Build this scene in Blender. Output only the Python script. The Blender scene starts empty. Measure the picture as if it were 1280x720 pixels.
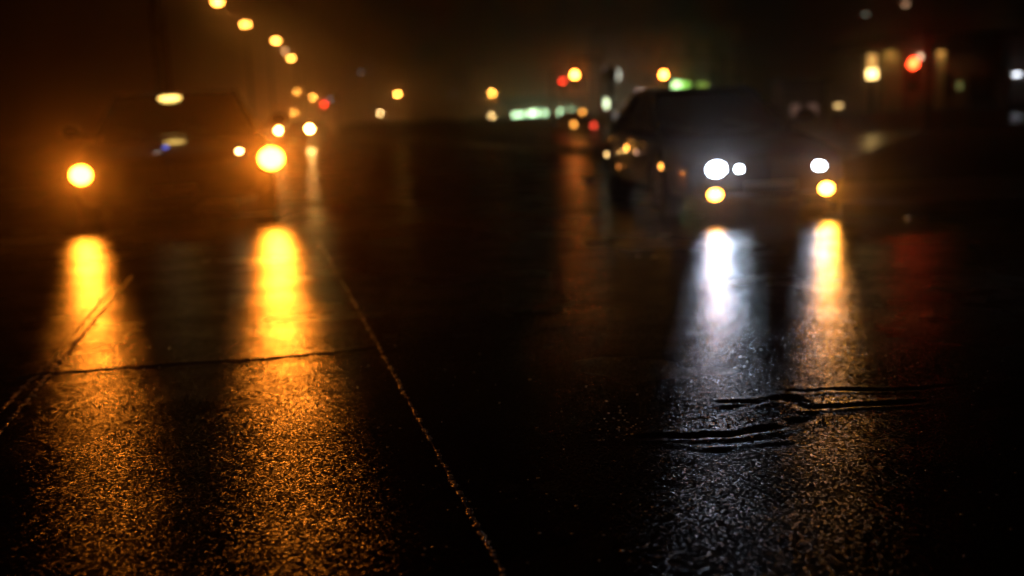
import bpy, bmesh, math, random
from mathutils import Vector, Matrix, noise
random.seed(7)
S = bpy.context.scene
C = S.collection
R = math.radians

# ------------------------------------------------------------------ camera
F = 1400.0            # focal length in photo pixels (1280 wide)
H = 0.93              # eye height
ROLL = math.atan(0.04)
YH = 163 - 0.04 * 317          # horizon at the picture centre column
PITCH = math.atan((360 - YH) * math.cos(ROLL) / F)
cam_d = bpy.data.cameras.new('camera'); cam = bpy.data.objects.new('camera', cam_d); C.objects.link(cam)
S.camera = cam
cam_d.sensor_width = 36; cam_d.lens = F / 1280 * 36
cam_d.clip_end = 5000; cam_d.clip_start = 0.05
cam.matrix_world = Matrix.Translation((0, 0, H)) @ Matrix.Rotation(math.pi / 2 - PITCH, 4, 'X') @ Matrix.Rotation(-ROLL, 4, 'Z')
cam_d.dof.use_dof = True; cam_d.dof.focus_distance = 3.1; cam_d.dof.aperture_fstop = 1.35
cam_d.dof.aperture_blades = 0
MW = cam.matrix_world.copy()

def ray(px, py):
    v = Vector(((px - 640) / F, (360 - py) / F, -1.0))
    return (MW.to_3x3() @ v)
def at(px, py, D):
    """the world point seen at photo pixel (px,py) at ground distance D along +Y"""
    r = ray(px, py); return Vector((0, 0, H)) + r * (D / r.y)
def gnd(px, py):
    r = ray(px, py); return Vector((0, 0, H)) + r * (-H / r.z)

# ------------------------------------------------------------------ materials
def mat(name, color, rough=0.5, metal=0.0, spec=0.5, coat=0.0, coat_rough=0.05, em=None, es=0.0, var=0.0, vscale=3.0, bump=0.0, bscale=20.0):
    m = bpy.data.materials.new(name); m.use_nodes = True
    nt = m.node_tree; b = nt.nodes['Principled BSDF']
    b.inputs['Base Color'].default_value = (*color, 1)
    b.inputs['Roughness'].default_value = rough
    b.inputs['Metallic'].default_value = metal
    b.inputs['Specular IOR Level'].default_value = spec
    b.inputs['Coat Weight'].default_value = coat
    b.inputs['Coat Roughness'].default_value = coat_rough
    if em:
        b.inputs['Emission Color'].default_value = (*em, 1)
        b.inputs['Emission Strength'].default_value = es
    if var or bump:
        tc = nt.nodes.new('ShaderNodeTexCoord')
        n = nt.nodes.new('ShaderNodeTexNoise'); n.inputs['Scale'].default_value = vscale; n.inputs['Detail'].default_value = 6
        nt.links.new(tc.outputs['Object'], n.inputs['Vector'])
        if var:
            r = nt.nodes.new('ShaderNodeValToRGB')
            r.color_ramp.elements[0].position = .3; r.color_ramp.elements[1].position = .7
            r.color_ramp.elements[0].color = (*[c * (1 - var) for c in color], 1)
            r.color_ramp.elements[1].color = (*[min(1, c * (1 + var)) for c in color], 1)
            nt.links.new(n.outputs['Fac'], r.inputs['Fac']); nt.links.new(r.outputs['Color'], b.inputs['Base Color'])
        if bump:
            n2 = nt.nodes.new('ShaderNodeTexNoise'); n2.inputs['Scale'].default_value = bscale; n2.inputs['Detail'].default_value = 8
            nt.links.new(tc.outputs['Object'], n2.inputs['Vector'])
            bp = nt.nodes.new('ShaderNodeBump'); bp.inputs['Strength'].default_value = bump; bp.inputs['Distance'].default_value = .01
            nt.links.new(n2.outputs['Fac'], bp.inputs['Height']); nt.links.new(bp.outputs['Normal'], b.inputs['Normal'])
    return m
def glow(name, color, s):
    m = mat(name, (0.6, 0.6, 0.6), rough=.3, em=color, es=s)
    m.cycles.emission_sampling = 'NONE'
    return m

M_paint_dark = mat('dark car paint', (.012, .011, .012), rough=.35, coat=1.0, coat_rough=.04, var=.3)
M_paint_grey = mat('grey car paint', (.03, .031, .034), rough=.35, metal=.4, coat=1.0, coat_rough=.05, var=.2)
M_paint_blue = mat('blue car paint', (.01, .014, .03), rough=.35, coat=1.0, coat_rough=.05, var=.2)
M_plastic = mat('black plastic', (.012, .012, .012), rough=.45, var=.2, vscale=30)
M_rubber = mat('tyre rubber', (.015, .015, .015), rough=.75, bump=.3, bscale=60)
M_chrome = mat('chrome', (.7, .7, .7), rough=.12, metal=1)
M_rim = mat('alloy', (.35, .35, .36), rough=.3, metal=1, var=.15)
M_plate = mat('number plate', (.7, .68, .6), rough=.35, var=.08)
M_seat = mat('seat cloth', (.25, .22, .17), rough=.9, var=.15, vscale=40)
M_steel = mat('galvanised steel', (.18, .18, .18), rough=.5, metal=.6, var=.25, vscale=6)
M_black = mat('black metal', (.015, .015, .016), rough=.45, var=.2)
M_wood = mat('weathered timber', (.11, .075, .05), rough=.8, var=.35, vscale=4, bump=.5, bscale=14)
M_concrete = mat('concrete', (.22, .21, .2), rough=.7, var=.25, vscale=4, bump=.4, bscale=40)
M_kerb = mat('wet kerb stone', (.16, .155, .15), rough=.35, var=.3, vscale=5, bump=.5, bscale=50)
M_plaster = mat('painted plaster', (.42, .40, .28), rough=.8, var=.12, vscale=2)
M_pale = mat('pale painted column', (.55, .5, .4), rough=.7, var=.1)
M_brickred = mat('red brick wall', (.28, .1, .06), rough=.8, var=.3, vscale=8, bump=.5, bscale=30)
M_facade = mat('dark render facade', (.12, .1, .09), rough=.85, var=.2, vscale=1)
M_darkpane = mat('dark window glass', (.01, .01, .012), rough=.08, spec=.6, var=.1)
M_roof = mat('roof felt', (.06, .055, .05), rough=.85, var=.2)

def glass(name):
    m = bpy.data.materials.new(name); m.use_nodes = True; nt = m.node_tree
    for n in list(nt.nodes): nt.nodes.remove(n)
    o = nt.nodes.new('ShaderNodeOutputMaterial'); t = nt.nodes.new('ShaderNodeBsdfTransparent'); g = nt.nodes.new('ShaderNodeBsdfGlossy')
    t.inputs['Color'].default_value = (.6, .62, .6, 1); g.inputs['Roughness'].default_value = .04
    f = nt.nodes.new('ShaderNodeFresnel'); f.inputs['IOR'].default_value = 1.5
    mx = nt.nodes.new('ShaderNodeMixShader')
    nt.links.new(f.outputs[0], mx.inputs[0]); nt.links.new(t.outputs[0], mx.inputs[1]); nt.links.new(g.outputs[0], mx.inputs[2])
    nt.links.new(mx.outputs[0], o.inputs['Surface']); return m
M_glass = glass('tinted windscreen glass')

SODIUM = (1.0, .38, .055); WARM = (1.0, .62, .22); GREENW = (.62, 1.0, .55); WHITE = (.85, .9, 1.0)
def K(n, c, s, _c={}):
    k = (n, c, s)
    if k not in _c: _c[k] = glow(n, c, s)
    return _c[k]

# ---- wet asphalt: every chipping is a small wet facet with a tilt of its own
def asphalt():
    m = bpy.data.materials.new('wet asphalt'); m.use_nodes = True; nt = m.node_tree; N = nt.nodes; L = nt.links
    for n in list(N): N.remove(n)
    out = N.new('ShaderNodeOutputMaterial'); tc = N.new('ShaderNodeTexCoord'); geo = N.new('ShaderNodeNewGeometry')
    def setin(n, i, v):
        if isinstance(v, (int, float)): n.inputs[i].default_value = v
        elif isinstance(v, tuple): n.inputs[i].default_value = v
        else: L.new(v, n.inputs[i])
    def noi(scale, detail=4, rough=.5):
        n = N.new('ShaderNodeTexNoise'); n.inputs['Scale'].default_value = scale; n.inputs['Detail'].default_value = detail
        n.inputs['Roughness'].default_value = rough; L.new(tc.outputs['Object'], n.inputs['Vector']); return n.outputs['Fac']
    def mr(src, a, b_, c, d):
        n = N.new('ShaderNodeMapRange'); L.new(src, n.inputs[0])
        for i, v in enumerate((a, b_, c, d)): n.inputs[i + 1].default_value = v
        return n.outputs[0]
    def mth(op, a, b_):
        n = N.new('ShaderNodeMath'); n.operation = op; setin(n, 0, a); setin(n, 1, b_); return n.outputs[0]
    def vm(op, a, b_):
        n = N.new('ShaderNodeVectorMath'); n.operation = op; setin(n, 0, a)
        if op == 'SCALE': setin(n, 3, b_)
        elif b_ is not None: setin(n, 1, b_)
        return n.outputs[0]
    def vor(scale):
        v = N.new('ShaderNodeTexVoronoi'); v.feature = 'F1'; v.inputs['Scale'].default_value = scale
        L.new(tc.outputs['Object'], v.inputs['Vector']); return v
    v1, v2 = vor(STONE), vor(STONE * 2.3)
    def tilt(v, k):
        return vm('SCALE', vm('MULTIPLY', vm('SUBTRACT', v.outputs['Color'], (.5, .5, .5)), (1, 1, 0)), k)
    wear = noi(.7, 4, .6)
    tl = vm('ADD', tilt(v1, TILT1), tilt(v2, TILT2))
    nrm = vm('NORMALIZE', vm('ADD', geo.outputs['Normal'], vm('SCALE', tl, mr(wear, .3, .7, .85, 1.15))), None)
    dome = mth('SUBTRACT', 1.0, mth('MULTIPLY', v1.outputs['Distance'], v1.outputs['Distance']))
    bp = N.new('ShaderNodeBump'); bp.inputs['Strength'].default_value = 1; bp.inputs['Distance'].default_value = DOME
    L.new(mth('ADD', dome, mth('MULTIPLY', noi(300, 2), .3)), bp.inputs['Height']); L.new(nrm, bp.inputs['Normal'])
    ramp = N.new('ShaderNodeValToRGB')
    ramp.color_ramp.elements[0].color = (.016, .015, .015, 1); ramp.color_ramp.elements[1].color = (.05, .047, .045, 1)
    sc_ = N.new('ShaderNodeSeparateColor'); L.new(v1.outputs['Color'], sc_.inputs[0])
    L.new(mth('MULTIPLY', sc_.outputs[2], mr(noi(.9, 4), .3, .7, .4, 1)), ramp.inputs[0])
    df = N.new('ShaderNodeBsdfDiffuse'); L.new(ramp.outputs[0], df.inputs['Color'])
    gl = N.new('ShaderNodeBsdfAnisotropic'); gl.distribution = 'BECKMANN'; gl.inputs['Color'].default_value = (1, 1, 1, 1)
    L.new(mr(wear, .3, .7, ROUGH, ROUGH * 1.25), gl.inputs['Roughness']); L.new(bp.outputs[0], gl.inputs['Normal'])
    fr = N.new('ShaderNodeFresnel'); fr.inputs['IOR'].default_value = 1.36; L.new(bp.outputs[0], fr.inputs['Normal'])
    # some stones are dry on top and do not shine
    dry = mr(sc_.outputs[2], .0, .35, .25, 1.0)
    # the slab nearer than the cross joint is older and drier, its shine cut to dim the lamp reflections, with a ragged boundary; worn wheel tracks and damp blotches vary it
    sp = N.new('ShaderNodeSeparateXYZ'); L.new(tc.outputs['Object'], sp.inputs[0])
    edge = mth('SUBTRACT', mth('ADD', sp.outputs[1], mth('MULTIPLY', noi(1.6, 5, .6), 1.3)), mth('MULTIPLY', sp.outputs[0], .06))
    old_dim = mth('MULTIPLY', mr(edge, 4.3, 5.5, .5, 1.0), mr(noi(2.2, 5, .65), .32, .62, .55, 1.1))
    dry = mth('MULTIPLY', dry, old_dim)
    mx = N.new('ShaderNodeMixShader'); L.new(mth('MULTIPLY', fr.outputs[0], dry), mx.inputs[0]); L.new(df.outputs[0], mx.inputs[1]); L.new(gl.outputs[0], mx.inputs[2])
    L.new(mx.outputs[0], out.inputs['Surface'])
    return m
STONE, TILT1, TILT2, DOME, ROUGH = 165, .22, .17, .0003, .235
M_asphalt = asphalt()

# ------------------------------------------------------------------ helpers
def link(name, me, m, parent=None, loc=None):
    o = bpy.data.objects.new(name, me); C.objects.link(o)
    if m is not None: me.materials.append(m)
    if parent: o.parent = parent
    if loc is not None: o.location = loc
    return o
def obj(name, bm, m, parent=None, smooth=False, loc=None, bevel=0):
    me = bpy.data.meshes.new(name); bmesh.ops.recalc_face_normals(bm, faces=bm.faces[:]); bm.to_mesh(me); bm.free()
    if smooth:
        for p in me.polygons: p.use_smooth = True
    o = link(name, me, m, parent, loc)
    if bevel:
        md = o.modifiers.new('bevel', 'BEVEL'); md.width = bevel; md.segments = 2
    return o
def thing(name, label, cat, loc=(0, 0, 0), rz=0, group=None):
    o = bpy.data.objects.new(name, None); C.objects.link(o); o.location = loc; o.rotation_euler = (0, 0, rz)
    o['label'] = label; o['category'] = cat
    if group: o['group'] = group
    return o
def tag(o, label, cat, group=None):
    o['label'] = label; o['category'] = cat
    if group: o['group'] = group
    return o
def struct(o): o['kind'] = 'structure'; return o
def B(): return bmesh.new()
def box(bm, x0, x1, y0, y1, z0, z1):
    v = [bm.verts.new(p) for p in ((x0, y0, z0), (x1, y0, z0), (x1, y1, z0), (x0, y1, z0), (x0, y0, z1), (x1, y0, z1), (x1, y1, z1), (x0, y1, z1))]
    for f in ((0, 3, 2, 1), (4, 5, 6, 7), (0, 1, 5, 4), (1, 2, 6, 5), (2, 3, 7, 6), (3, 0, 4, 7)): bm.faces.new([v[i] for i in f])
    return bm
def tube(bm, pts, r, n=10, caps=True):
    """tube through points; r a number or one radius per point"""
    pts = [Vector(p) for p in pts]; rs = r if isinstance(r, (list, tuple)) else [r] * len(pts); rings = []
    for i, p in enumerate(pts):
        d = (pts[min(i + 1, len(pts) - 1)] - pts[max(i - 1, 0)]).normalized()
        a = d.orthogonal() if i == 0 else (a - d * a.dot(d))
        a.normalize(); b = d.cross(a)
        rings.append([bm.verts.new(p + (a * math.cos(2 * math.pi * k / n) + b * math.sin(2 * math.pi * k / n)) * rs[i]) for k in range(n)])
    for i in range(len(rings) - 1):
        for k in range(n): bm.faces.new((rings[i][k], rings[i][(k + 1) % n], rings[i + 1][(k + 1) % n], rings[i + 1][k]))
    if caps: bm.faces.new(rings[0][::-1]); bm.faces.new(rings[-1])
    return bm
def lathe(bm, prof, axis='X', n=28, c=(0, 0, 0), sy=1, sz=1):
    """prof: (along, radius) about the axis"""
    c = Vector(c); rings = []
    for a, r in prof:
        ring = []
        for k in range(n):
            t = 2 * math.pi * k / n; u, w = r * math.cos(t), r * math.sin(t)
            p = {'X': (a, u, w), 'Y': (u * sy, a, w * sz), 'Z': (u, w, a)}[axis]
            ring.append(bm.verts.new(c + Vector(p)))
        rings.append(ring)
    for i in range(len(rings) - 1):
        for k in range(n): bm.faces.new((rings[i][k], rings[i][(k + 1) % n], rings[i + 1][(k + 1) % n], rings[i + 1][k]))
    bm.faces.new(rings[0][::-1]); bm.faces.new(rings[-1])
    return bm
def slab(bm, quad, th):
    """thick pane from a quad, pushed both ways along its normal"""
    q = [Vector(p) for p in quad]; nrm = (q[1] - q[0]).cross(q[-1] - q[0]).normalized() * th / 2
    a = [bm.verts.new(p + nrm) for p in q]; b = [bm.verts.new(p - nrm) for p in q]; k = len(q)
    bm.faces.new(a); bm.faces.new(b[::-1])
    for i in range(k): bm.faces.new((a[i], b[i], b[(i + 1) % k], a[(i + 1) % k]))
    return bm

# ------------------------------------------------------------------ the road (one sheet to the horizon)
def seg_dist(p, a, b):
    ab = b - a; t = max(0, min(1, (p - a).dot(ab) / ab.length_squared)); return (p - (a + ab * t)).length, t
def poly2(pts): return [gnd(*p).to_2d() for p in pts]
GROOVES = [  # polyline, sigma, amplitude, wobble
    (poly2([(20, 474), (75, 466), (200, 458), (330, 450), (420, 442), (475, 435)]), .024, -.009),
    (poly2([(985, 488), (1010, 491), (1050, 488), (1100, 489), (1185, 482)]), .017, -.007),
    (poly2([(905, 503), (950, 501), (985, 496), (1012, 511), (1075, 509), (1150, 503)]), .019, -.009),
    (poly2([(800, 548), (860, 546), (930, 543), (985, 531), (1010, 519)]), .021, -.009),
    (poly2([(930, 541), (900, 530), (905, 512), (950, 503)]), .016, -.005),
    (poly2([(840, 558), (900, 561), (985, 552)]), .018, .003),
]
def height(x, y):
    z = 0.0035 * noise.noise((x * .9, y * .9, 3.1)) + 0.0016 * noise.noise((x * 3.1, y * 2.6, 9.2))
    fade = max(0, min(1, (14 - y) / 5)) * max(0, min(1, (6.5 - abs(x)) / 1.5))
    z *= fade
    if y < 8 and y > 1.5:
        p = Vector((x, y + .03 * noise.noise((x * 5, y * .5, 1.7)) + .012 * noise.noise((x * 19, y * 6, 4.7))))
        for pts, s, a in GROOVES:
            d = min(seg_dist(p, pts[i], pts[i + 1])[0] for i in range(len(pts) - 1))
            if d < s * 4:
                z += .8 * a * math.exp(-(d / s) ** 2) * (.6 + 1.1 * noise.noise((x * 13, y * 17, 5)) + .5 * noise.noise((x * 37, y * 40, 8)))
                z += -a * .25 * math.exp(-((d - 1.9 * s) / s) ** 2)
    return z
def rows(lo, hi, step, outer):
    v = []; a = lo
    while a < hi: v.append(a); a += step
    return [-k for k in outer[::-1] if -k < lo] + v + [k for k in outer if k > hi]
xs = rows(-3.4, 3.6, .028, [5, 6, 8, 12, 20, 40, 90, 200, 500, 900])
ys = [-300, -60, -10, -2, 0, 1, 1.6] + [1.8 + .03 * i for i in range(27)] + [2.62 + .012 * i for i in range(185)] + [4.86 + .03 * i for i in range(70)] + [7, 7.5, 8, 9, 10, 11, 12, 14, 17, 21, 27, 35, 50, 80, 140, 260, 500, 900]
verts = [(x, y, height(x, y)) for y in ys for x in xs]; nx = len(xs)
faces = [(j * nx + i, j * nx + i + 1, (j + 1) * nx + i + 1, (j + 1) * nx + i) for j in range(len(ys) - 1) for i in range(nx - 1)]
me = bpy.data.meshes.new('road'); me.from_pydata(verts, [], faces); me.update()
for p in me.polygons: p.use_smooth = True
struct(link('road', me, M_asphalt))

# paving seams: low tar ridges studded with chippings of bright metal that glint, running to the vanishing point
M_tar = mat('tar', (.012, .012, .012), rough=.6, spec=.25, bump=1, bscale=160)
M_chip = mat('bright glint chips', (.95, .9, .85), rough=.28, metal=1, var=.2, vscale=80)
def seam(pix, w, chips, jitter, sz):
    P = [gnd(*p) for p in pix]
    bm = B(); prev = None
    L_ = sum((P[i + 1] - P[i]).length for i in range(len(P) - 1)); n = int(L_ / .02)
    for k in range(n + 1):
        t = k / n * (len(P) - 1); i = min(int(t), len(P) - 2); p = P[i].lerp(P[i + 1], t - i)
        d = (P[i + 1] - P[i]).normalized(); s = Vector((-d.y, d.x, 0)); p = p + s * .006 * noise.noise((0, p.y * 3, 2))
        z = height(p.x, p.y); ww = w * (1 + .4 * noise.noise((p.y * 9, 1, 1)))
        row = [bm.verts.new((p.x + s.x * o, p.y + s.y * o, z + hz)) for o, hz in ((-ww, -.003), (-ww * .5, .0005), (0, .0015), (ww * .5, .0005), (ww, -.003))]
        if prev:
            for a in range(4): bm.faces.new((prev[a], prev[a + 1], row[a + 1], row[a]))
        prev = row
    struct(obj('road_line', bm, M_tar, smooth=True))
    bm = B()
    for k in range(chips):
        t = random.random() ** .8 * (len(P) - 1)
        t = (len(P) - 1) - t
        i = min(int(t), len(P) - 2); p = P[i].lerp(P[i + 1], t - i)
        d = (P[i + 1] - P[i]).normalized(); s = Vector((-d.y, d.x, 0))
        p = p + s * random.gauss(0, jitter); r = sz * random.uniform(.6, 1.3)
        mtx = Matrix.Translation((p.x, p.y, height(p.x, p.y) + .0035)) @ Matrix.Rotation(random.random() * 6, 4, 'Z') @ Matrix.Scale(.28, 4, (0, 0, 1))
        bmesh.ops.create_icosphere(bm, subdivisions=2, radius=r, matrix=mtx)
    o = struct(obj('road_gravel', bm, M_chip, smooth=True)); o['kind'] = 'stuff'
seam([(398, 300), (425, 348), (475, 436), (560, 592), (632, 722)], .004, 240, .0028, .0062)
seam([(165, 345), (90, 434), (0, 541), (-60, 612)], .007, 300, .004, .007)
seam([(140, 360), (70, 445), (-30, 545)], .005, 200, .004, .006)

# loose grit: bright metal chips added for glints, more of them round the broken patch
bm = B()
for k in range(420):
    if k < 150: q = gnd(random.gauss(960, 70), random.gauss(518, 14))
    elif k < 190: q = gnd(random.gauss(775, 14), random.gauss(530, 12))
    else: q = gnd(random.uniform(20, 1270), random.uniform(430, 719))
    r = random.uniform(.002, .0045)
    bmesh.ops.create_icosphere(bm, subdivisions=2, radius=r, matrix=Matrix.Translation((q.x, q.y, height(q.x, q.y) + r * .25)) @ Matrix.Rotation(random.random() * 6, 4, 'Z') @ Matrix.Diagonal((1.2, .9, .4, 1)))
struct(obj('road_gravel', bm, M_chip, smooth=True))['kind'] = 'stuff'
# kerbs and raised ground
def kerb(pix_or_pts, w, h, label, name='kerb', m=M_kerb):
    P = pix_or_pts; bm = B(); prev = None
    for i, p in enumerate(P):
        d = (P[min(i + 1, len(P) - 1)] - P[max(i - 1, 0)]).normalized(); s = Vector((-d.y, d.x, 0))
        ring = [bm.verts.new((p.x + s.x * o, p.y + s.y * o, z)) for o, z in ((0, -.05), (0, h - .02), (.02, h), (w, h), (w, -.05))]
        if prev:
            for a in range(4): bm.faces.new((prev[a], prev[a + 1], ring[a + 1], ring[a]))
        else: bm.faces.new(ring)
        prev = ring
    bm.faces.new(prev[::-1])
    return struct(obj(name, bm, m))
kerb([gnd(x, y) for x, y in ((300, 170), (400, 172.5), (520, 178), (650, 187), (760, 196), (830, 203))], 1.6, .13, '', 'kerb')
kerb([gnd(x, y) for x, y in ((1052, 271), (1150, 268), (1240, 264), (1400, 256), (1700, 245))], .16, .12, '', 'kerb')
near = [gnd(x, y) for x, y in ((1052, 269.0), (1150, 266.0), (1240, 262.0), (1400, 254.0), (1700, 243.0))]
bm = B(); prev = None
for p in near:
    r2 = [bm.verts.new((p.x, p.y, .118)), bm.verts.new((p.x - .1, p.y + 2.4, .118)), bm.verts.new((p.x - .1, p.y + 2.42, -.02))]
    if prev:
        for a in range(2): bm.faces.new((prev[a], r2[a], r2[a + 1], prev[a + 1]))
    prev = r2
struct(obj('pavement', bm, M_concrete))
# rough matte verge, added to stop reflections, behind the pavement
M_matte_verge = mat('added matte verge', (.035, .03, .018), rough=.95, spec=.1, var=.5, vscale=3, bump=1, bscale=30)
front = [(p.x - .1, p.y + 2.43) for p in near]; bk = [gnd(1050, 160), gnd(1300, 150)]
bm = B(); cols = 24; rws = 40; grid = []
for j in range(rws + 1):
    v = j / rws; row = []
    for i in range(cols + 1):
        u = i / cols; k = u * (len(front) - 1); a = min(int(k), len(front) - 2); fx = front[a][0] + (front[a + 1][0] - front[a][0]) * (k - a); fy = front[a][1] + (front[a + 1][1] - front[a][1]) * (k - a)
        bx = bk[0].x + (34 - bk[0].x) * u; by = 40.0
        x, y = fx + (bx - fx) * v, fy + (by - fy) * v
        row.append(bm.verts.new((x, y, .08 + (.05 * noise.noise((x * .7, y * .7, 1)) if 0 < j < rws else -.1 * (j == rws)))))
    grid.append(row)
for j in range(rws):
    for i in range(cols): bm.faces.new((grid[j][i], grid[j][i + 1], grid[j + 1][i + 1], grid[j + 1][i]))
struct(obj('ground', bm, M_matte_verge, smooth=True))

# ------------------------------------------------------------------ cars
def wheel(parent, x, y, r, side):
    w = thing('wheel', '', ''); del w['label']; del w['category']; w.parent = parent; w.location = (x, y, r)
    obj('tyre', lathe(B(), [(-.1, r * .64), (-.105, r * .9), (-.08, r), (.08, r), (.105, r * .9), (.1, r * .64)], 'X', 32), M_rubber, w, True)
    bm = B(); lathe(bm, [(side * .06, r * .16), (side * .095, r * .15), (side * .1, r * .08)], 'X', 16)
    for k in range(7):
        a = 2 * math.pi * k / 7; c, s = math.cos(a), math.sin(a)
        tube(bm, [(side * .085, c * r * .1, s * r * .1), (side * .09, c * r * .62, s * r * .62)], [.03, .018], 6)
    lathe(bm, [(side * .075, r * .66), (side * .107, r * .67), (side * .107, r * .6), (side * .075, r * .6)], 'X', 32)
    obj('rim', bm, M_rim, w)
def make_car(label, cat_group, loc, rz, paint, W=.9, L=4.5, roof=1.42, name='car', tilt=0, interior=False, far=False, fogs=None, heads=None):
    t = thing(name, label, 'car', loc, rz, cat_group); t.rotation_euler = (0, tilt, rz)
    k = roof / 1.42
    st = [(0, .74, .30, .58), (.07, .86, .22, .68), (.28, .95, .18, .76), (.75, .985, .17, .84), (1.25, 1, .17, .90), (1.6, 1, .17, .94),
          (L * .55, 1, .17, .95), (L * .78, 1, .17, .97), (L - .5, .98, .19, .98), (L - .12, .9, .24, .93), (L, .78, .32, .84)]
    bm = B(); rings = []
    for y, wf, zb, zt in st:
        w = W * wf; zt *= k; zb *= k; mid = zb + (zt - zb) * .5
        half = [(0, zb), (w * .86, zb), (w * .985, zb + .08), (w, mid), (w * .985, mid + (zt - mid) * .45), (w * .93, zt - .045), (w * .80, zt - .005), (0, zt + .02)]
        ring = [bm.verts.new((x, y, z)) for x, z in half] + [bm.verts.new((-x, y, z)) for x, z in half[-2:0:-1]]
        rings.append(ring)
    n = len(rings[0])
    for i in range(len(rings) - 1):
        for q in range(n): bm.faces.new((rings[i][q], rings[i][(q + 1) % n], rings[i + 1][(q + 1) % n], rings[i + 1][q]))
    bm.faces.new(rings[0][::-1]); bm.faces.new(rings[-1])
    body = obj('body', bm, paint, t, True)
    sb = body.modifiers.new('s', 'SUBSURF'); sb.levels = sb.render_levels = 2
    r = .33 * k; wy = (.85, L - .95)
    bm = B()
    for y in wy:
        for s in (-1, 1): lathe(bm, [(s * (W - .26), r * 1.18), (s * (W + .2), r * 1.18)], 'X', 32, (0, y, r))
    cut = obj('cut', bm, None)
    cut.matrix_world = t.matrix_world; cut.parent = t
    bo = body.modifiers.new('b', 'BOOLEAN'); bo.object = cut; bo.operation = 'DIFFERENCE'; bo.solver = 'EXACT'
    bpy.context.view_layer.update()
    dg = bpy.context.evaluated_depsgraph_get()
    nm = bpy.data.meshes.new_from_object(body.evaluated_get(dg)); body.modifiers.clear(); body.data = nm; nm.name = 'body'
    bpy.data.objects.remove(cut, do_unlink=True)
    for y in wy:
        for s in (-1, 1): wheel(t, s * (W - .13), y, r, s)
    # greenhouse
    zb = .955 * k; zr = roof - .03
    bf, br = 1.45, L - .55; rf, rr = 2.25, L - 1.25; bw, rw = W * .82, W * .64
    A = lambda s: [Vector((s * bw, bf, zb - .03)), Vector((s * rw, rf, zr)), Vector((s * rw, rr, zr)), Vector((s * bw, br, zb))]
    for s in (-1, 1):
        a, b_, c, d = A(s); mb, mt_ = a.lerp(d, .46), b_.lerp(c, .42)
        obj('roof_rail', tube(B(), [a, a.lerp(b_, .94), b_.lerp(c, .06), b_.lerp(c, .94), c.lerp(d, .06), d], [.034, .034, .032, .034, .045, .05], 8), paint, t, True)
        obj('pillar', tube(B(), [mb, mt_], .035, 8), paint, t, True)
    bm = B(); ring = []
    for y, zz in ((rf - .03, 0), (rf + .15, .028), ((rf + rr) / 2, .045), (rr - .15, .028), (rr + .03, 0)):
        ring.append([bm.verts.new((x * rw * 1.04, y, zr + zz * (1 - .55 * x * x) + (0.0))) for x in (-1, -.6, 0, .6, 1)])
    for i in range(4):
        for q in range(4): bm.faces.new((ring[i][q], ring[i][q + 1], ring[i + 1][q + 1], ring[i + 1][q]))
    o = obj('roof', bm, paint, t, True); sd = o.modifiers.new('s', 'SOLIDIFY'); sd.thickness = .035
    a1, b1, c1, d1 = A(1); a0, b0, c0, d0 = A(-1)
    obj('windscreen', slab(B(), [a0, a1, b1, b0], .008), M_glass, t)
    obj('rear_window', slab(B(), [d0, d1, c1, c0], .008), M_glass, t)
    for s in (-1, 1):
        a, b_, c, d = A(s); mb, mt_ = a.lerp(d, .46), b_.lerp(c, .42)
        obj('side_window', slab(B(), [a, mb, mt_, b_], .008), M_glass, t)
        obj('side_window', slab(B(), [mb, d, c, mt_], .008), M_glass, t)
        bm = B(); tube(bm, [(s * bw, bf + .25, zb - .02), (s * (W + .04), bf + .22, zb + .02)], .018, 8)
        bmesh.ops.create_uvsphere(bm, u_segments=14, v_segments=8, radius=1, matrix=Matrix.Translation((s * (W + .1), bf + .2, zb + .06)) @ Matrix.Diagonal((.11, .06, .075, 1)))
        obj('wing_mirror', bm, paint, t, True)
    # front
    bm = B()
    box(bm, -.012, .012, -.03, .05, .40 * k, .62 * k)
    for i in range(6):
        z = (.42 + i * .032) * k; box(bm, -W * .42, W * .42, -.022 + .006 * i, .03 + .006 * i, z, z + .012)
    obj('grille', bm, M_black if not interior else M_chrome, t)
    bm = B()
    tube(bm, [(-W * .7, .07, .245 * k), (-W * .45, -.03, .24 * k), (0, -.05, .24 * k), (W * .45, -.03, .24 * k), (W * .7, .07, .245 * k)], .03, 8)
    obj('bumper', bm, M_plastic, t, True)
    obj('number_plate', box(B(), -.23, .23, -.046, -.034, .3 * k, .39 * k), M_plate, t, bevel=.004)
    obj('number_plate', box(B(), -.23, .23, L + .002, L + .014, .55 * k, .65 * k), M_plate, t, bevel=.004)
    for s in (-1, 1): obj('wiper', tube(B(), [(s * .35, bf - .06, zb - .02), (s * .35 - .32, bf + .06, zb + .06)], .008, 6), M_plastic, t)
    if interior:
        for s in (-1, 1):
            bm = B(); box(bm, s * .36 - .23, s * .36 + .23, 2.55, 2.68, zb - .1, zb + .12)
            o = obj('seat', bm, M_seat, t, bevel=.04)
            bm = B(); bmesh.ops.create_uvsphere(bm, u_segments=16, v_segments=10, radius=1, matrix=Matrix.Translation((s * .36, 2.6, zb + .22)) @ Matrix.Diagonal((.13, .06, .09, 1)))
            obj('headrest', bm, M_seat, o, True)
        bm = B(); prof = [Vector((.36 + .18 * math.cos(u), 1.98 + .05 * math.sin(u), zb + .02 + .17 * math.sin(u))) for u in [2 * math.pi * q / 24 for q in range(25)]]
        tube(bm, prof, .014, 8, False); obj('steering_wheel', bm, M_plastic, t, True)
    return t
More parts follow.
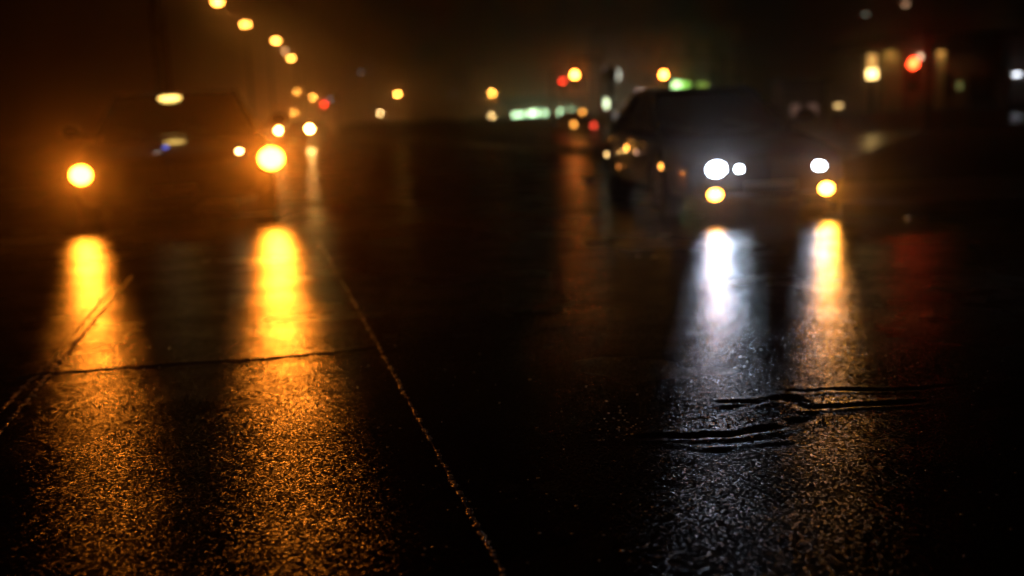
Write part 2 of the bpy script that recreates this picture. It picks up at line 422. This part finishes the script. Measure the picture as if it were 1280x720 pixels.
def lamp(parent, name, x, y, z, rx, rz_, m, depth=.05, housing=M_chrome, ang=0):
    """a lamp in the front of a car: chrome bowl behind, domed lit lens in front"""
    bowl = lathe(B(), [(depth, rx * .5), (depth * .6, rx * 1.05), (.0, rx * 1.22), (-.006, rx * 1.22), (-.006, rx * 1.05), (.01, rx)], 'Y', 24, (0, 0, 0), 1, rz_ / rx)
    h = obj(name, bowl, housing, parent, True, loc=(x, y, z)); h.rotation_euler = (0, 0, ang)
    lens = lathe(B(), [(.012, rx * .98), (-.004, rx * .98), (-.014, rx * .8), (-.02, rx * .45), (-.022, rx * .05)], 'Y', 24, (0, 0, 0), 1, rz_ / rx)
    obj('lens', lens, m, h, True)
    return h
def bulb(h, color, watts, r, yaw=0, cone=165, out=-.075):
    """the real lamp of a lit headlamp: a wide spot just in front of its lens"""
    d = bpy.data.lights.new('bulb', 'SPOT'); d.energy = watts; d.color = color; d.shadow_soft_size = r; d.spot_size = R(cone); d.spot_blend = 1
    o = bpy.data.objects.new('bulb', d); C.objects.link(o); o.parent = h; o.location = (0, out, 0)
    o.rotation_euler = (R(-90), 0, R(yaw)); return o
def local(t, p):
    bpy.context.view_layer.update(); return t.matrix_world.inverted() @ p

# near car on the left: two strong amber lamps
P0 = gnd(222, 280)
left = make_car('dark wide saloon with two glaring amber lamps and a glowing ellipse under its roof', None, (P0.x, P0.y, 0), R(13), M_paint_dark, W=1.07, L=4.8, roof=1.44, tilt=R(-1.2), interior=True)
AMB = (1.0, .245, .016)
M_head = K('amber headlamp lens', AMB, 60)
M_head2 = K('amber headlamp lens at full glare', AMB, 60)
def fit(t, px, py, ylocal):
    """local x,z where the sight line through the pixel meets the car's plane y=ylocal"""
    bpy.context.view_layer.update(); inv = t.matrix_world.inverted()
    o = inv @ Vector((0, 0, H)); d = inv.to_3x3() @ ray(px, py); k = (ylocal - o.y) / d.y; return o + d * k
p = fit(left, 101, 219, .0); bulb(lamp(left, 'headlight', p.x, -.0, p.z, .10, .09, M_head), AMB, 68, .06, 0, 130)
p = fit(left, 339, 198, .0); bulb(lamp(left, 'headlight', p.x, -.0, p.z, .125, .11, M_head2), AMB, 150, .07, 0, 130)
p = fit(left, 299, 189, -.02); lamp(left, 'indicator', p.x, -.02, p.z, .03, .018, K('amber indicator', WARM, 30), housing=M_plastic)
p = fit(left, 207, 184, -.03); lamp(left, 'badge_light', p.x, -.03, p.z, .03, .014, K('blue badge lamp', (.08, .2, 1), 1.2), housing=M_plastic)
# bright bent trim below the bumper, right of centre
a, b_, c = fit(left, 243, 263, -.08), fit(left, 258, 254.5, -.09), fit(left, 297, 254.5, -.09)
bm = B(); e = Vector((0, 0, -.036))
slab(bm, [a + e, b_ + e, b_ - e, a - e * .2], .012); slab(bm, [b_ + Vector((.002, 0, 0)) + e, c + e, c - e, b_ + Vector((.002, 0, 0)) - e], .012)
obj('bumper_trim', bm, M_plate, left)
# glowing ellipse in place of a reflected lamp, behind the top of the windscreen
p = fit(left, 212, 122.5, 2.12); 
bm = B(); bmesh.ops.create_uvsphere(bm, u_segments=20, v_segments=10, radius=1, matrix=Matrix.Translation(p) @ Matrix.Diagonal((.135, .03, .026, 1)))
obj('windscreen_glow', bm, K('windscreen glow', (1, .62, .14), 5), left, True)

# right car: white dipped beams over amber fog lamps, turned towards the left
P1 = gnd(962, 273)
right = make_car('low dark coupe with white dipped headlights above amber fog lamps', None, (P1.x, P1.y, 0), R(5), M_paint_dark, W=.82, L=4.2, roof=1.19)
M_wh = K('white headlamp lens', (.62, .76, 1.0), 60); M_wh2 = K('white headlamp lens turned away', (.72, .82, 1.0), 30)
M_dr = K('white side lamp', (.7, .85, 1.0), 60); M_fog = K('amber fog lens', (1, .36, .04), 30); M_fog2 = K('amber fog lens bright', (1, .38, .04), 40)
def rl(name, px, py, y, rx, rz_, m, **k):
    p = fit(right, px, py, y); return lamp(right, name, p.x, y, p.z, rx, rz_, m, **k)
bulb(rl('headlight', 896, 212, .02, .085, .062, M_wh), (.56, .72, 1.0), 7.5, .06, -8, 95)
rl('side_lamp', 924, 211.5, .0, .03, .028, M_dr)
bulb(rl('headlight', 1022, 208, .03, .082, .05, M_wh2), (.72, .82, 1.0), 2, .05, -8, 95)
bulb(rl('fog_lamp', 894, 243.5, -.03, .06, .045, M_fog), (1, .38, .04), 3, .04, -8, 95)
bulb(rl('fog_lamp', 1033, 235.5, -.02, .062, .048, M_fog2), (1, .36, .03), 20, .05, -8, 95)

# side markers, chrome, and glowing discs for the glints along its flank
def fit_side(t, px, py, xl):
    bpy.context.view_layer.update(); inv = t.matrix_world.inverted()
    o = inv @ Vector((0, 0, H)); d = inv.to_3x3() @ ray(px, py); k = (xl - o.x) / d.x; return o + d * k
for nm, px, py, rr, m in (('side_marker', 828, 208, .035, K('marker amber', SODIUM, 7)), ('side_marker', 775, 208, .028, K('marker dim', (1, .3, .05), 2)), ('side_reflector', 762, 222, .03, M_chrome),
                          ('door_glint', 785, 184.5, .035, K('mirror glint amber', SODIUM, 11)), ('door_glint', 797, 190, .03, K('dim warm', (1, .5, .3), 1.5)), ('tail_glint', 760, 193, .035, K('amber small', WARM, 6))):
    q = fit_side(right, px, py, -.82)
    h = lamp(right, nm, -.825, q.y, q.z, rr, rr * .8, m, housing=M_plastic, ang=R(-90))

# oncoming cars far behind the left car
def far_car(label, px, contact, lamps, paint, rz=0, group='cars far down the road', W=.88):
    g = gnd(px, contact); t = make_car(label, group, (g.x, g.y, 0), rz, paint, W=W)
    for nm, lx, ly, rr, m in lamps:
        q = fit(t, lx, ly, -.03); hl = lamp(t, nm, q.x, -.03, q.z, rr, rr, m, housing=M_plastic)
        if m in (HB, HB2): bulb(hl, (1, .36, .04), 3 if m is HB else 10, rr, 0, 90)
    return t
HB = K('distant headlamp lens', (1, .5, .13), 120); HB2 = K('distant headlamp lens bright', (1, .5, .13), 160)
far_car('distant oncoming car whose bright pair of headlamps shows beside the amber-lamped saloon', 368, 186, [('headlight', 348, 163, .10, HB), ('headlight', 387, 161, .115, HB2)], M_paint_dark, R(-2))
far_car('farther oncoming car with one small lamp showing past the amber-lamped saloon', 288, 180, [('headlight', 301, 161.5, .10, K('small distant lamp', WARM, 40)), ('headlight', 276, 162.5, .08, K('small distant lamp 2', WARM, 3))], M_paint_grey, R(2))
far_car('distant car with amber lamps and a red lamp under the end of the lit shop', 730, 166, [('headlight', 717, 155.5, .12, K('amber distant', SODIUM, 9)), ('marker_lamp', 742, 157, .13, K('red distant', (1, .07, .03), 5)), ('marker_lamp', 728, 140, .1, K('amber distant', SODIUM, 9))], M_paint_blue, R(10))

# ------------------------------------------------------------------ street lamps
def street_lamp(px, py, hgt, m, label, arm=1.6, D=None, group='sodium street lamps along the road', size=1.0, side=1):
    yh = 163 - .04 * (px - 323)
    D = D or F * (hgt - H) / (yh - py)
    p = at(px, py, D); hgt = p.z
    t = thing('street_lamp', label, 'street lamp', (p.x + side * arm, p.y, 0), 0, group)
    x = -side * arm
    obj('pole', tube(B(), [(0, 0, 0), (0, 0, hgt * .5), (0, 0, hgt - .5), (-side * .15, 0, hgt - .12), (x * .5, 0, hgt + .06), (x * .8, 0, hgt + .08)], [.1, .08, .06, .05, .045, .04], 10), M_steel, t, True)
    obj('base', lathe(B(), [(0, .2), (.25, .18), (.32, .12)], 'Z', 12), M_steel, t)
    bm = B(); bmesh.ops.create_uvsphere(bm, u_segments=16, v_segments=8, radius=1, matrix=Matrix.Translation((x, 0, hgt + .09)) @ Matrix.Diagonal((.42 * size, .2 * size, .1 * size, 1)))
    h = obj('lamp_head', bm, M_black, t, True)
    bm = B(); bmesh.ops.create_uvsphere(bm, u_segments=16, v_segments=10, radius=1, matrix=Matrix.Translation((x, 0, hgt)) @ Matrix.Diagonal((.30 * size, .24 * size, .17 * size, 1)))
    obj('lamp_glass', bm, m, h, True)
    return t
def sl(px, py, hgt, st, col, label, **k): return street_lamp(px, py, hgt, K('lamp %s %s' % (st, col), col, st), label, **k)
sl(272, 2, 9, 36, SODIUM, 'highest sodium street lamp of the climbing row, cut by the top edge')
sl(307, 30, 9, 42, SODIUM, 'big bright sodium street lamp, second from the top of the climbing row')
sl(345, 50.5, 9, 42, SODIUM, 'sodium street lamp third down in the climbing row')
sl(364, 72.5, 9, 46, SODIUM, 'sodium street lamp fourth down in the climbing row, a faint lamp just above it')
sl(356, 63.5, 9.5, 5, (1, .5, .2), 'faint small lamp just above the fourth lamp of the climbing row')
sl(372, 114.5, 9, 168, SODIUM, 'first sodium lamp below the gap in the climbing row, higher of that pair', size=1.3)
sl(391, 121.5, 9, 189, SODIUM, 'sodium lamp beside the small red signal, lower of the pair below the gap', size=1.3)
sl(368, 141, 8, 210, SODIUM, 'low dim sodium lamp just above the distant oncoming car', D=380, size=1.6)
sl(369, 158, 4, 126, SODIUM, 'tiny lamp between the headlamps of the distant oncoming car', D=300, size=1.5)
sl(497, 117.5, 9, 138, SODIUM, 'bright lone sodium lamp above a smaller yellow lamp, far from the climbing row', D=235, size=1.5, group='sodium lamps across the far side')
sl(475, 141.5, 5, 63, WARM, 'smaller yellow lamp just below the lone sodium lamp', D=260, size=1.4, group='sodium lamps across the far side')
sl(615, 116.5, 9, 138, SODIUM, 'upper and brighter of two stacked lamps beside the green-white lit windows', D=250, size=1.5, group='sodium lamps across the far side')
sl(615, 145, 5, 54, WARM, 'lower and smaller of two stacked lamps beside the green-white lit windows', D=250, size=1.3, group='sodium lamps across the far side')
sl(451, 90, 9, .8, WHITE, 'hardly visible grey lamp high above the lone sodium lamp', D=200, group='faint white lamps')
sl(413, 124, 9, 2.2, WHITE, 'faint grey lamp just beyond the small red signal near the climbing row', D=220, group='faint white lamps')
sl(567, 117, 8, .9, (1, .5, .3), 'very faint brownish lamp between the lone sodium lamp and the stacked pair', D=240, group='faint white lamps')
sl(1132, 5, 10, 1.6, (1, .55, .3), 'faint brownish lamp cut by the top edge above the red signal', D=110, group='faint white lamps')
sl(1082, 17.5, 10, .4, (.8, .8, .6), 'very faint grey lamp high above the glowing light box', D=110, group='faint white lamps')
sl(1232, 64, 6, 4.5, SODIUM, 'dim amber lamp above the corner building with a dull red lamp beside it', D=80, group='faint white lamps')
sl(1225, 71, 6, 1.1, (1, .3, .15), 'dull red lamp just below the dim amber lamp at the corner building', D=80, group='faint white lamps')
sl(1271, 92.5, 5, 7, WHITE, 'small cold white lamp beyond the end of the corner building', D=90, group='faint white lamps', side=-1)
sl(867, 90, 9, 10, SODIUM, 'small amber lamp above the green sign', D=150, group='sodium lamps across the far side')
sl(1048, 132, 2, 2.2, WARM, 'short dim path lamp between the kiosk and the glowing light box', D=48, arm=.3, size=.55, group='faint white lamps')

# ------------------------------------------------------------------ traffic signals
def signal(px, py, D, lit, m, label, pole_px=None, height=None, arm=False, lens_r=.14, col='red', glow_w=0):
    p = at(px, py, D); s = F / D
    ox = ((pole_px - px) / s) if pole_px else 0
    t = thing('traffic_signal', label, 'traffic light', (p.x + ox, p.y, 0), 0, 'traffic signals')
    top = height or (p.z + .7)
    if arm:
        pole = tube(B(), [(0, .25, 0), (0, .25, p.z + .5), (0, .25, p.z + .85)], [.11, .09, .07], 12)
        obj('pole', pole, M_black, t, True)
        obj('mast_arm', tube(B(), [(0, .25, p.z + .7), (-ox * .5, .25, p.z + .8), (-ox * 1.05, .25, p.z + .8)], [.07, .055, .045], 10), M_black, t, True)
    else:
        obj('pole', tube(B(), [(0, .25, 0), (0, .25, top * .6), (0, .25, top)], [.1, .095, .09], 12), M_black, t, True)
    zc = {'red': p.z - .33, 'amber': p.z, 'green': p.z + .33}[col]; x = -ox
    hd = obj('signal_head', box(B(), x - .18, x + .18, 0, .2, zc - .52, zc + .52), M_black, t, bevel=.03)
    bm = B()
    if not arm: box(bm, min(0, x), max(0, x), .1, .26, zc + .36, zc + .40); box(bm, min(0, x), max(0, x), .1, .26, zc - .40, zc - .36)
    else: tube(bm, [(x, .12, zc + .5), (x, .25, p.z + .85)], .03, 8)
    obj('bracket', bm, M_black, t)
    for c, z in (('red', zc + .33), ('amber', zc), ('green', zc - .33)):
        base = {'red': (.25, .01, .01), 'amber': (.3, .13, .01), 'green': (.01, .2, .08)}[c]
        mm = m if c == col else mat('unlit %s lens' % c, base, rough=.2)
        lo = obj('lens', lathe(B(), [(-.012, .001), (-.01, lens_r * .6), (0, lens_r), (.02, lens_r)], 'Y', 24, (0, 0, 0)), mm, hd, True, loc=(x, -.005, z))
        if glow_w and c == col: bulb(lo, (1, .04, .01), glow_w, .12, 0, 110, -.14)
        bm = B(); prev = None
        for k in range(13):
            a = math.pi * (k / 12) ; cx, cz = math.cos(a) * (lens_r + .015), math.sin(a) * (lens_r + .015)
            r4 = [bm.verts.new((x + cx, y, z + cz)) for y in (0, -.11)]
            if prev: bm.faces.new((prev[0], prev[1], r4[1], r4[0]))
            prev = r4
        o = obj('visor', bm, M_black, hd, True); sd = o.modifiers.new('s', 'SOLIDIFY'); sd.thickness = .008
    return t
RED = (1, .035, .012)
signal(1141.5, 79, 34, 'red', K('red signal lens', (1, .05, .01), 26), 'traffic light showing red on a dark pole in front of the building', pole_px=1164, height=3.1, col='red', glow_w=0, lens_r=.15)
signal(718.5, 93.5, 55, 'amber', K('amber signal lens', (1, .24, .03), 75), 'lit amber signal over the road close beside a small red one', pole_px=752, arm=True, col='amber')
signal(829.5, 93.5, 55, 'amber', K('amber signal lens', (1, .24, .03), 75), 'lit amber signal over the road beside the green sign', pole_px=905, arm=True, col='amber')
signal(703, 101.5, 85, 'red', K('small red signal', RED, 10), 'small dim red signal close beside the lit amber one near the shop', arm=True, pole_px=690, col='red', lens_r=.15)
signal(405, 130.5, 120, 'red', K('small red signal far', RED, 24), 'small red signal beside the lower end of the climbing row of street lamps', arm=True, pole_px=420, col='red', lens_r=.17)
signal(690, 150, 95, 'red', K('dull red signal', RED, 5), 'low dull red light under the gap between the lit windows', col='red', lens_r=.15)

# ------------------------------------------------------------------ buildings
def wbox(parent, name, x0, x1, y0, y1, z0, z1, m, bevel=0): return obj(name, box(B(), x0, x1, y0, y1, z0, z1), m, parent, bevel=bevel)
# foliage screen added on the far side to block the shop reflection
def blocker_hedge(px0, px1, D, h, label):
    a, b_ = at(px0, 150, D), at(px1, 150, D); t = thing('blocker_hedge', label, 'blocker_hedge', (a.x, D, 0)); Lh = b_.x - a.x
    bm = B()
    for k in range(6500):
        x, y, z = random.uniform(0, Lh), random.uniform(-.6, .6), random.uniform(.05, 1)
        z *= h * (1 + .12 * noise.noise((x * .6, 1, 2))); c = Vector((x, y, z)); u = Vector([random.gauss(0, 1) for _ in range(3)]).normalized(); w_ = u.orthogonal().normalized(); v_ = u.cross(w_)
        r = random.uniform(.08, .17); bm.faces.new([bm.verts.new(c + w_ * r), bm.verts.new(c + v_ * r * .6), bm.verts.new(c - w_ * r), bm.verts.new(c - v_ * r * .6)])
    obj('foliage', bm, mat('hedge leaves', (.04, .06, .025), rough=.6, var=.4, vscale=2), t)
    bm = B(); box(bm, .1, Lh - .1, -.3, .3, 0, h * .8); obj('core', bm, mat('hedge twigs', (.03, .025, .018), rough=.9, var=.3), t)
blocker_hedge(425, 760, 86, 1.15, 'long low foliage screen added to block reflections of the green-white lit shop windows')
# long low shop with green-white lit windows
Ds = 140; c0 = at(630, 143, Ds); c1 = at(735, 140, Ds)
t = thing('shop', 'long low shop with a broken strip of green-white lit windows', 'building', (c0.x, Ds, 0), 0)
wbox(t, 'wall', 0, c1.x - c0.x, .0, 8, 0, 3.3, M_facade)
wbox(t, 'roof', -.4, c1.x - c0.x + .4, -.6, 8.4, 3.3, 3.6, M_roof)
for x0, x1, y, st in ((640, 656, 144.5, 7), (658.5, 673.5, 142, 8), (676, 685, 141.5, 4.5), (697, 708, 140.6, 7), (710, 720, 139.5, 4.5)):
    a, b_ = at(x0, y, Ds), at(x1, y, Ds); w = b_.x - a.x
    f = wbox(t, 'window', a.x - c0.x + .05, b_.x - c0.x - .05, -.06, -.003, a.z - .36, a.z + .36, M_black)
    wbox(f, 'pane', a.x - c0.x + .1, b_.x - c0.x - .1, -.075, -.063, a.z - .30, a.z + .30, K('lit shop window %s' % st, GREENW, st))
a = at(728, 139, Ds); wbox(t, 'wall_lamp', a.x - c0.x - .2, a.x - c0.x + .2, -.1, -.003, a.z - .2, a.z + .2, K('wall lamp', (1, .6, .3), 3), .05)
for px in (635, 690):
    a = at(px, 150, Ds); wbox(t, 'pilaster', a.x - c0.x - .35, a.x - c0.x + .35, -.3, -.003, 0, 3.28, M_brickred)

# dark block of flats with a few lit windows
Db = 118; c0 = at(744, 100, Db); wd = at(930, 100, Db).x - c0.x; hb = 9.6
t = thing('apartment_building', 'dark block of flats with a few pale lit windows behind the coupe', 'building', (c0.x, Db, 0), 0)
wbox(t, 'wall', 0, wd, 0, 10, 0, hb, M_facade)
wbox(t, 'roof', -.3, wd + .3, -.3, 10.3, hb, hb + .35, M_roof)
lit = [(769, 93.5, 3.2, (.85, .9, .75)), (758, 90.5, .6, (.8, .8, .75)), (760.5, 129.5, 5.5, (.8, .95, .6)), (800.5, 118, 1.6, (.85, .8, .75)), (770, 155, .4, (.6, .5, .5)), (822, 168, .12, (.5, .5, .3)), (783, 131, .2, (.5, .4, .35))]
used = []
for px, py, st, col in lit:
    a = at(px, py, Db); x, z = a.x - c0.x, max(.9, a.z); used.append((x, z))
    f = wbox(t, 'window', x - .5, x + .5, -.06, -.003, z - .5, z + .5, M_black)
    wbox(f, 'pane', x - .42, x + .42, -.075, -.063, z - .42, z + .42, K('lit window %s' % st, col, st))
for fl in range(3):
    for i in range(7):
        x = 1 + i * (wd - 2) / 6; z = 1.7 + fl * 2.9
        if all(abs(x - u) > 1.2 or abs(z - v) > 1.2 for u, v in used):
            f = wbox(t, 'window', x - .55, x + .55, -.06, -.003, z - .6, z + .6, M_black); wbox(f, 'pane', x - .48, x + .48, -.075, -.063, z - .53, z + .53, M_darkpane)
# green sign boards on posts
def sign(px, py, D, w, h, m, label, m2=None):
    a = at(px, py, D); t = thing('sign_board', label, 'sign', (a.x, a.y, 0), 0, 'lit green signs'); wm, hm = w * D / F, h * D / F
    obj('post', tube(B(), [(0, .12, 0), (0, .12, a.z + hm * .4)], .08, 10), M_black, t)
    fr = wbox(t, 'frame', -wm / 2 - .06, wm / 2 + .06, -.04, .1, a.z - hm / 2 - .06, a.z + hm / 2 + .06, M_black, .01)
    if m2:
        wbox(t, 'panel', -wm / 2, -.02, -.06, -.043, a.z - hm / 2 + .06, a.z + hm / 2, m2)
        wbox(t, 'panel', .02, wm / 2, -.06, -.043, a.z - hm / 2, a.z + hm / 2 - .06, m)
    else: wbox(t, 'panel', -wm / 2, wm / 2, -.06, -.043, a.z - hm / 2, a.z + hm / 2, m)
    return t
sign(851, 107.5, 100, 20, 11, K('green sign', (.30, .8, .10), 2.2), 'bright two-part green-lit sign close to the lit amber signal', K('green white sign', (.55, 1, .4), 5))
sign(877.5, 108, 100, 13, 9, K('dim green sign', (.3, .5, .06), 1.0), 'duller green-lit sign, smaller of the two')

# right-hand building
Dr = 48; sc = F / Dr
g0 = at(1098, 100, Dr); t = thing('corner_building', 'low building behind the red signal with a greenish end wall and pale column', 'building', (g0.x, Dr, 0), 0)
X = lambda px: (px - 1098) / sc
gz = lambda px, py: at(px, py, Dr).z
wbox(t, 'end_wall', X(1100), X(1127), 0, .3, 0, gz(1112, 62), M_plaster)
wbox(t, 'wall', X(1127) + .003, X(1262), .9, 1.2, 0, gz(1180, 48), M_facade)
wbox(t, 'roof', X(1096), X(1266), -.5, 7, gz(1180, 48), gz(1180, 42), M_roof)
wbox(t, 'side_wall', X(1262), X(1266) - .05, .3, 7, 0, gz(1262, 48), M_facade)
wbox(t, 'column', X(1169), X(1179), -.1, .25, 0, gz(1174, 64), M_pale, .02)
wbox(t, 'door', X(1132), X(1156), .84, .897, 0, 2.1, M_brickred)
f = wbox(t, 'window', X(1186), X(1200), .84, .897, 1.2, 2.1, M_black); wbox(f, 'pane', X(1187), X(1199), .82, .837, 1.25, 2.05, M_darkpane)
f = wbox(t, 'window', X(1203), X(1213), .84, .897, gz(1208, 114), gz(1208, 100), M_black); wbox(f, 'pane', X(1205), X(1211), .82, .837, gz(1208, 111), gz(1208, 102), K('dim green pane', (.45, .5, .15), .35))
f = wbox(t, 'window', X(1220), X(1250), .84, .897, .9, 2.1, M_black); wbox(f, 'pane', X(1221), X(1249), .82, .837, .95, 2.05, M_darkpane)
# small warm lamp on the wall of the building
p = at(1156, 70, Dr); bm = B(); bmesh.ops.create_uvsphere(bm, u_segments=14, v_segments=8, radius=.11, matrix=Matrix.Translation((p.x - g0.x, .55, p.z)))
tube(bm, [(p.x - g0.x, .62, p.z), (p.x - g0.x, .9, p.z)], .03, 8)
obj('wall_lamp', bm, K('wall lamp warm', (1, .6, .35), 3.0), t, True)
# downlights added under the eaves to brighten the end wall and the column
for px, w_ in ((1113, 16), (1174, 22), (1215, 7)):
    q = at(px, 50, Dr); zc = gz(1180, 48) - .1
    fx = obj('added_downlight', lathe(B(), [(-.12, .09), (-.1, .1), (0, .06)], 'Z', 16), M_black, t, True, loc=(q.x - g0.x, -.42, zc))
    d = bpy.data.lights.new('bulb', 'SPOT'); d.energy = w_; d.color = (1, .5, .12); d.shadow_soft_size = .05; d.spot_size = R(120); d.spot_blend = 1
    o = bpy.data.objects.new('bulb', d); C.objects.link(o); o.parent = fx; o.location = (0, 0, -.18); o.rotation_euler = (R(28), 0, 0)
# brick garden wall
bw = thing('brick_wall', 'low red-brown brick wall in front of the corner building', 'wall', (at(1045, 140, 43).x, 43, 0), 0)
s43 = F / 43; Lw = (1258 - 1045) / s43
wbox(bw, 'wall', 0, Lw, 0, .25, 0, .62, M_brickred); wbox(bw, 'coping', -.04, Lw + .04, -.04, .29, .62, .69, M_concrete, .01)
# tall lit panel
D = 44; a = at(1090, 83, D); t = thing('light_box', 'tall glowing light box, warm and brightest at its foot, beside the corner building', 'sign', (a.x, a.y, 0), 0)
hh = 14.5 / (F / D)
wbox(t, 'post', -.06, .06, .03, .14, 0, a.z - hh - .06, M_black); wbox(t, 'frame', -.24, .24, 0, .16, a.z - hh - .06, a.z + hh + .06, M_black, .01)
wbox(t, 'panel', -.2, .2, -.02, -.003, a.z - hh, a.z - .12, K('bright panel', (1, .66, .22), 7)); wbox(t, 'panel', -.17, .17, -.02, -.003, a.z - .10, a.z + hh, K('dim panel', (1, .5, .12), 1.1))
# small kiosk with two dim windows
D = 46; a = at(978, 137, D); s = F / D; wk = (1032 - 978) / s
t = thing('kiosk', 'small dark kiosk with two dim brownish windows behind the bonnet of the coupe', 'kiosk', (a.x, D, 0), 0)
wbox(t, 'wall', 0, wk, 0, 1.8, 0, 2.0, M_facade); wbox(t, 'roof', -.15, wk + .15, -.25, 1.95, 2.0, 2.12, M_roof)
for px in (994, 1015):
    x = (px - 978) / s; f = wbox(t, 'window', x - .24, x + .24, -.05, -.003, a.z - .3, a.z + .25, M_black); wbox(f, 'pane', x - .2, x + .2, -.065, -.053, a.z - .25, a.z + .2, K('dim brown pane', (.55, .3, .22), .16))
# timber pole behind the left car
D = 21; a = at(200, 60, D)
t = thing('utility_pole', 'timber utility pole rising behind the roof of the amber-lamped saloon', 'pole', (a.x, a.y, 0), 0)
obj('pole', tube(B(), [(0, 0, 0), (0, 0, 4), (0, 0, 9)], [.15, .13, .1], 14), M_wood, t, True)
wbox(t, 'crossarm', -.9, .9, -.16, -.1, 8.2, 8.32, M_wood)
for x in (-.8, -.4, .4, .8):
    obj('insulator', lathe(B(), [(8.32, .03), (8.36, .05), (8.4, .03), (8.44, .045), (8.48, .01)], 'Z', 12, (x, -.13, 0)), M_pale, t)
# slim dark post in the middle
D = 24; a = at(764, 150, D)
t = thing('signpost', 'slim dark post with a round plate behind the tail of the coupe', 'post', (a.x, a.y, 0), 0)
obj('pole', tube(B(), [(0, 0, 0), (0, 0, 2.0)], [.05, .045], 12), M_black, t, True)
obj('plate', lathe(B(), [(-.055, .16), (-.065, .16)], 'Y', 24, (0, 0, 1.8)), M_steel, t)
# amber kerb reflector
a = gnd(1146, 275); t = thing('road_stud', 'small glinting amber reflector on the wet road beside the amber fog lamp of the coupe', 'reflector', (a.x, a.y, 0), 0)
wbox(t, 'housing', -.09, .09, -.05, .05, 0, .03, M_rim, .008); wbox(t, 'reflector', -.07, .07, -.056, -.051, .006, .025, mat('amber reflector', (.8, .35, .1), rough=.15))

# ------------------------------------------------------------------ haze, sky, moonlight
bm = box(B(), -880, 880, -280, 880, -1.2, 16)  # air haze added to give the lamps their halos, tinted warm
hz = obj('haze', bm, None); hz['kind'] = 'stuff'
m = bpy.data.materials.new('damp air for halos'); m.use_nodes = True; nt = m.node_tree
nt.nodes.remove(nt.nodes['Principled BSDF']); pv = nt.nodes.new('ShaderNodeVolumePrincipled')
pv.inputs['Color'].default_value = (.95, .80, .68, 1); pv.inputs['Density'].default_value = .0052; pv.inputs['Anisotropy'].default_value = .955
nt.links.new(pv.outputs[0], nt.nodes['Material Output'].inputs['Volume'])
hz.data.materials.append(m)
w = bpy.data.worlds.new('World'); S.world = w; w.use_nodes = True; nt = w.node_tree; bg = nt.nodes['Background']
sky = nt.nodes.new('ShaderNodeTexSky'); sky.sky_type = 'NISHITA'; sky.sun_disc = False; sky.sun_elevation = R(-3); sky.sun_rotation = R(200)
mx = nt.nodes.new('ShaderNodeMix'); mx.data_type = 'RGBA'; mx.inputs[0].default_value = .985
nt.links.new(sky.outputs[0], mx.inputs[6]); mx.inputs[7].default_value = (.35, .11, .03, 1)
nt.links.new(mx.outputs[2], bg.inputs[0]); bg.inputs[1].default_value = .004
sd = bpy.data.lights.new('moonlight', 'SUN'); sd.energy = .002; sd.angle = R(.5); sd.color = (1, .95, .88)
so = bpy.data.objects.new('moonlight', sd); C.objects.link(so); so.rotation_euler = (R(50), 0, R(200))

S.view_settings.view_transform = 'Standard'; S.view_settings.look = 'None'; S.view_settings.exposure = 0; S.view_settings.gamma = 1
cy = S.cycles; cy.use_denoising = True; cy.max_bounces = 5; cy.glossy_bounces = 3; cy.diffuse_bounces = 2; cy.volume_bounces = 0; cy.transparent_max_bounces = 12
cy.sample_clamp_indirect = 3; cy.use_light_tree = True; cy.caustics_reflective = False; cy.caustics_refractive = False
